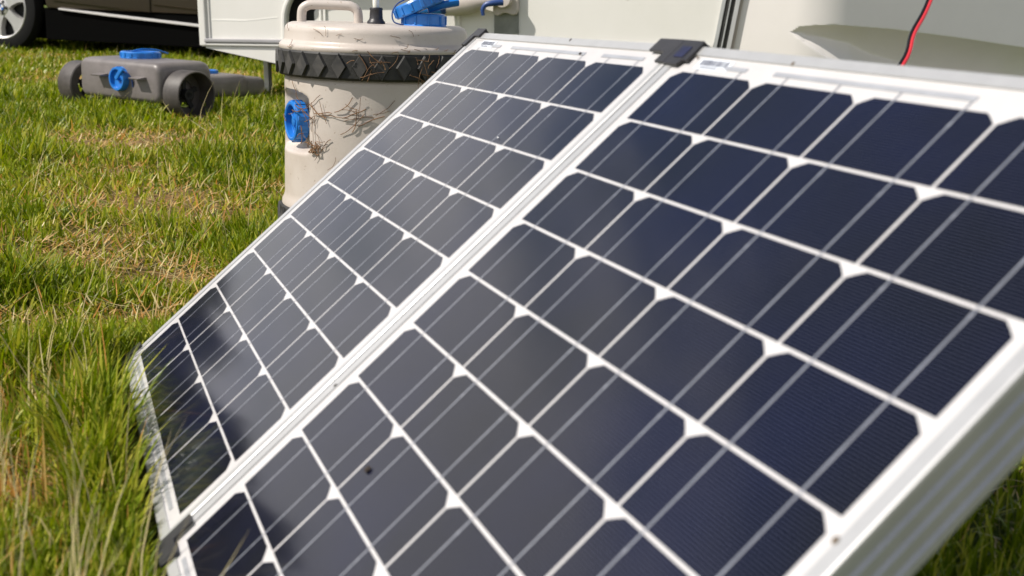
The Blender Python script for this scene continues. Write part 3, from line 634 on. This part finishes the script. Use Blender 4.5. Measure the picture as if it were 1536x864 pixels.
def car_wheel(cx, cy, sgn):
    WMm = axis_mat((cx, cy, .352), (0, -sgn, 0)); b_ = bmesh.new()
    lathe(b_, [(.245, -.12), (.30, -.125), (.34, -.11), (.352, -.08), (.352, -.03), (.342, .0), (.30, .012), (.258, .008), (.247, -.01)], 64, WMm); tyre = link('wheel', b_, M_tyre, car, 40)
    b_ = bmesh.new(); lathe(b_, [(.236, -.11), (.251, -.105), (.249, -.02), (.254, .004), (.247, .008), (.236, .002), (.228, -.03), (.224, -.10)], 64, WMm)
    lathe(b_, [(.0, .0), (.052, .0), (.066, -.006), (.07, -.02), (.07, -.05)], 40, WMm)
    for k in range(5):
        a = R(-42 + 72 * k); Rm = WMm.to_3x3() @ Matrix.Rotation(a, 3, 'Z')
        ol = [(.050, -.040), (.10, -.036), (.16, -.043), (.21, -.066), (.238, -.100), (.238, .100), (.21, .066), (.16, .043), (.10, .036), (.050, .040)]
        A_ = [b_.verts.new(WMm.translation + Rm @ Vector((x, y, -.006 - .05 * (x / .24) * 0))) for x, y in ol]; B_ = [b_.verts.new(WMm.translation + Rm @ Vector((x * 1.0, y * 1.12, -.05))) for x, y in ol]
        b_.faces.new(A_); b_.faces.new(B_[::-1])
        for i in range(10): b_.faces.new((A_[i], B_[i], B_[(i + 1) % 10], A_[(i + 1) % 10]))
    bmesh.ops.recalc_face_normals(b_, faces=b_.faces); rim = link('rim', b_, M_alloy, tyre, 30)
    b_ = bmesh.new()
    for k in range(5):
        a = R(-42 + 36 + 72 * k); lathe(b_, [(.0135, -.03), (.0135, .0015), (0, .0015)], 14, WMm @ Matrix.Translation((.048 * math.cos(a), .048 * math.sin(a), 0)))
    lathe(b_, [(0, -.075), (.236, -.075)], 40, WMm); link('wheel_bolts', b_, M_dark, tyre)
    b_ = bmesh.new(); lathe(b_, [(.034, 0), (.034, .005), (.026, .0055), (.025, .004)], 32, WMm)
    for q in range(4):
        vs = [b_.verts.new(WMm @ Vector((0, 0, .004)))] + [b_.verts.new(WMm @ Vector((.0255 * math.cos(R(90 * q + 15 * k)), .0255 * math.sin(R(90 * q + 15 * k)), .004))) for k in range(7)]
        b_.faces.new(vs).material_index = 1 + q % 2
    link('hub_badge', b_, None, tyre, mats=[mat('badge_ring', (.02, .02, .025), .4), mat('badge_white', (.75, .75, .75), .4), mat('badge_blue', (.03, .13, .42), .4)])
for cx in (0, 2.93):
    for cy, sg in ((0.0, 1), (1.86, -1)): car_wheel(cx, cy, sg)

# ------------------------------------------------------------------ far hedge (only its reflection reaches the picture)
def make_hedge():
    n = 42000; a = rng.uniform(R(-176), R(-132), n); d = 24 + rng.uniform(-2.2, 2.2, n)
    top = np.interp(np.degrees(a), [-176, -168, -163, -156, -132], [2.1, 2.5, 3.1, 4.6, 5.2]) + .2 * np.sin(a * 23 + 1) + .2 * np.sin(a * 51) + .2 * np.sin(a * 97); z = rng.uniform(0, 1, n) ** .8 * np.maximum(top, 1.0) * rng.uniform(.85, 1.1, n)
    c = np.stack([d * np.cos(a) , d * np.sin(a), z], 1); s = rng.uniform(.10, .30, n)
    u = rng.normal(size=(n, 3)); u /= np.linalg.norm(u, axis=1)[:, None]; v = np.cross(u, rng.normal(size=(n, 3))); v /= np.linalg.norm(v, axis=1)[:, None]
    V = np.stack([c - u * s[:, None], c + v * s[:, None] * .6, c + u * s[:, None], c - v * s[:, None] * .6], 1).reshape(-1, 3)
    me = bpy.data.meshes.new('hedgerow'); me.from_pydata(V.tolist(), [], np.arange(4 * n).reshape(-1, 4).tolist()); me.materials.append(mat('hedge_leaf', (.045, .070, .016), .8, var=.5, vscale=1.2))
    o = bpy.data.objects.new('hedgerow', me); COL.objects.link(o); tag(o, 'dark green hedgerow across the field, mirrored in the lowest solar cells', 'hedge', kind='stuff')
make_hedge()

# ------------------------------------------------------------------ grass
def grass_material():
    m = bpy.data.materials.new('grass_blades'); m.use_nodes = True; n = m.node_tree; n.nodes.remove(n.nodes['Principled BSDF']); out = n.nodes['Material Output']
    a = n.nodes.new('ShaderNodeVertexColor'); a.layer_name = 'tint'
    d = n.nodes.new('ShaderNodeBsdfDiffuse'); t = n.nodes.new('ShaderNodeBsdfTranslucent'); g = n.nodes.new('ShaderNodeBsdfGlossy'); g.inputs['Roughness'].default_value = .38; g.inputs['Color'].default_value = (.9, .92, .85, 1)
    hs = n.nodes.new('ShaderNodeHueSaturation'); hs.inputs['Value'].default_value = 1.15; hs.inputs['Saturation'].default_value = 1.08
    m1 = n.nodes.new('ShaderNodeMixShader'); m1.inputs[0].default_value = .36; m2 = n.nodes.new('ShaderNodeMixShader'); lw = n.nodes.new('ShaderNodeLayerWeight'); lw.inputs['Blend'].default_value = .2
    ml = n.nodes.new('ShaderNodeMath'); ml.operation = 'MULTIPLY'; ml.inputs[1].default_value = .09
    K = n.links.new; K(a.outputs['Color'], d.inputs['Color']); K(a.outputs['Color'], hs.inputs['Color']); K(hs.outputs['Color'], t.inputs['Color'])
    K(d.outputs[0], m1.inputs[1]); K(t.outputs[0], m1.inputs[2]); K(lw.outputs['Fresnel'], ml.inputs[0]); K(ml.outputs[0], m2.inputs[0]); K(m1.outputs[0], m2.inputs[1]); K(g.outputs[0], m2.inputs[2]); K(m2.outputs[0], out.inputs['Surface'])
    return m

def in_frame(x, y, M):
    p = np.stack([x - M.translation.x, y - M.translation.y], 1); ex = np.array(M.col[0][:2]); ey = np.array(M.col[1][:2]); return p @ ex, p @ ey

def make_grass():
    def pop(n, r0, r1, power, a0, a1):
        u = rng.uniform(0, 1, n)
        r = r0 * (r1 / r0) ** u if power == 2 else (r0 + (r1 - r0) * u)
        a = rng.uniform(a0, a1, n)                       # angle to the right of the camera's forward
        return CAM.x + r * (np.cos(a) * FH.x + np.sin(a) * RH.x), CAM.y + r * (np.cos(a) * FH.y + np.sin(a) * RH.y), r
    parts = [pop(330000, .62, 13, 2, R(-36), R(8)), pop(130000, 1.5, 13, 1, R(-36), R(8)), pop(30000, .7, 4.5, 2, R(8), R(42)), pop(16000, 2.5, 8, 1, R(4), R(30))]
    x = np.concatenate([p[0] for p in parts]); y = np.concatenate([p[1] for p in parts]); r = np.concatenate([p[2] for p in parts])
    n = len(x)
    tall = 0.5 + 0.5 * noise2(x, y, 7.0, 5); dry = dryness(x, y)
    clump = np.clip(noise2(x, y, 26.0, 9) * .5 + .55, 0, 1)
    k = rng.uniform(0, 1, n)
    edge = (x > -.66) & (x < .1) & (y < .015) & (y > -.055)
    keep = (k < (1 - .72 * dry) * (.35 + .65 * clump)) | (edge & (k < .8)); dry = np.where(edge, dry * .35, dry)
    # nothing grows through the things standing here
    bx, by = in_frame(x, y, BAR); keep &= bx ** 2 + by ** 2 > .195 ** 2
    tx, ty = in_frame(x, y, TM); keep &= ~((np.abs(tx) < .25) & (ty > -.06) & (ty < .26)); keep &= ~((np.abs(tx) < .13) & (ty > .2) & (ty < .75)); keep &= ~((np.abs(np.abs(tx) - .32) < .06) & (np.abs(ty - .03) < .075))
    kx, ky = in_frame(x, y, KM); keep &= ~((kx > -.3) & (kx < .3) & (np.abs(ky - .06) < .10))
    keep &= ~((np.abs(x) < .565) & (y > .012) & (y < .055))
    keep &= ~((np.abs(x) < .565) & (y > 0) & (y < .3) & (rng.uniform(0, 1, n) < .5))
    x, y, r, tall, dry, clump = [q[keep] for q in (x, y, r, tall, dry, clump)]; n = len(x)
    straw = rng.uniform(0, 1, n) < (.09 + .66 * dry)
    stalk = (~straw) & (rng.uniform(0, 1, n) < .004)
    tuft = np.clip(noise2(x, y, 15.0, 31) * .8 + .35, 0, 1.3); Ln = (.026 + (.030 * tall + .050 * tuft ** 1.5) * rng.uniform(.4, 1.3, n) + .015 * rng.uniform(0, 1, n)) * (1 - .55 * dry)
    longs = rng.uniform(0, 1, n) < .035; Ln = np.where(straw, np.where(longs, rng.uniform(.05, .13, n), rng.uniform(.012, .045, n)), Ln); Ln = np.where(stalk, rng.uniform(.11, .19, n), Ln)
    lean = np.where(straw, rng.uniform(.85, 1.6, n), np.abs(rng.normal(.26, .27, n))); lean = np.where(stalk, rng.uniform(.1, .5, n), lean)
    az = rng.uniform(0, 2 * np.pi, n) + .0
    # room under the tilted panel
    up = (np.abs(x) < .57) & (y > 0) & (y < .52); room = np.maximum((y - .02) * .893 - .04, .004); Ln = np.where(up, np.minimum(Ln, room), Ln)
    nearp = (np.abs(x) < .59) & (y < .02) & (y > -.13); lean = np.where(nearp & (np.sin(az) > 0), np.minimum(lean, rng.uniform(.0, .28, n)), lean); Ln = np.where(nearp & ~straw, Ln * 1.05 + .006, Ln)
    Ln = np.where((np.abs(x + .58) < .06) & (y > .05) & (y < .5), np.minimum(Ln, .03 + .5 * np.maximum(y, 0)), Ln)
    curl = np.where(straw, rng.normal(0, .35, n), rng.uniform(.1, 1.0, n))
    wd = np.where(straw, rng.uniform(.0005, .0012, n), rng.uniform(.0009, .0022, n)) * (1 + .30 * np.maximum(r - 1, 0)); wd = np.where(stalk, .0007, wd)
    z0 = ground_z(x, y) - .003 + np.where(straw, rng.uniform(.002, .024, n), 0)
    tw = rng.uniform(0, 2 * np.pi, n)
    dx, dy = np.cos(az), np.sin(az)
    # width direction: roughly across the lean, twisted
    wx, wy = -np.sin(az + .6 * np.sin(tw)), np.cos(az + .6 * np.sin(tw))
    ts = [0, .38, .74, 1.0]; ws = [1.0, .95, .66, 0]
    px, py, pz = x.copy(), y.copy(), z0.copy(); C = []; prev = 0
    for i, t in enumerate(ts):
        if i:
            th = np.clip(lean + curl * (t + prev) / 2, -.2, 2.1); dl = Ln * (t - prev); px = px + np.sin(th) * dx * dl; py = py + np.sin(th) * dy * dl; pz = np.maximum(pz + np.cos(th) * dl, z0 + .001)
        prev = t
        if i < 3:
            for sg in (-1, 1): C.append(np.stack([px + sg * wd * ws[i] * wx, py + sg * wd * ws[i] * wy, pz], 1))
        else: C.append(np.stack([px, py, pz], 1))
    V = np.stack(C, 1).reshape(-1, 3).astype(np.float32)
    base = (np.arange(n) * 7)[:, None]
    quads = np.concatenate([base + np.array([0, 1, 3, 2]), base + np.array([2, 3, 5, 4])], 1).reshape(-1, 4); tris = base + np.array([4, 5, 6])
    me = bpy.data.meshes.new('grass'); me.vertices.add(len(V)); me.vertices.foreach_set('co', V.ravel())
    nq, ntr = len(quads), len(tris); me.loops.add(nq * 4 + ntr * 3); me.polygons.add(nq + ntr)
    me.loops.foreach_set('vertex_index', np.concatenate([quads.ravel(), tris.ravel()]).astype(np.int32))
    me.polygons.foreach_set('loop_start', np.concatenate([np.arange(nq) * 4, nq * 4 + np.arange(ntr) * 3]).astype(np.int32))
    me.update(calc_edges=True)
    g1 = np.array([.085, .140, .006]); g2 = np.array([.285, .345, .022]); g3 = np.array([.50, .47, .07]); s1 = np.array([.66, .44, .17]); s2 = np.array([.55, .28, .08]); s3 = np.array([.74, .63, .33])
    q = np.clip(rng.normal(.45, .28, n) + .25 * noise2(x, y, 4.0, 12), 0, 1)[:, None]
    colr = g1 * (1 - q) + g2 * q; yel = (rng.uniform(0, 1, n) < .22 + .4 * dry)[:, None]; colr = np.where(yel, colr * .3 + g3 * .7, colr)
    p = rng.uniform(0, 1, n)[:, None]; sc = np.where(p < .45, s1, np.where(p < .8, s2, s3)) * rng.uniform(.75, 1.15, n)[:, None]
    colr = np.where(straw[:, None], sc, colr); colr = np.where(stalk[:, None], s3 * .9, colr)
    c4 = np.concatenate([colr, np.ones((n, 1))], 1).astype(np.float32); c4 = np.repeat(c4, 7, axis=0)
    ca = me.color_attributes.new('tint', 'FLOAT_COLOR', 'POINT'); ca.data.foreach_set('color', c4.ravel())
    me.materials.append(grass_material())
    o = bpy.data.objects.new('grass', me); COL.objects.link(o); tag(o, 'sunlit green grass mixed with dry straw covering the whole field', 'grass', kind='stuff')
make_grass()
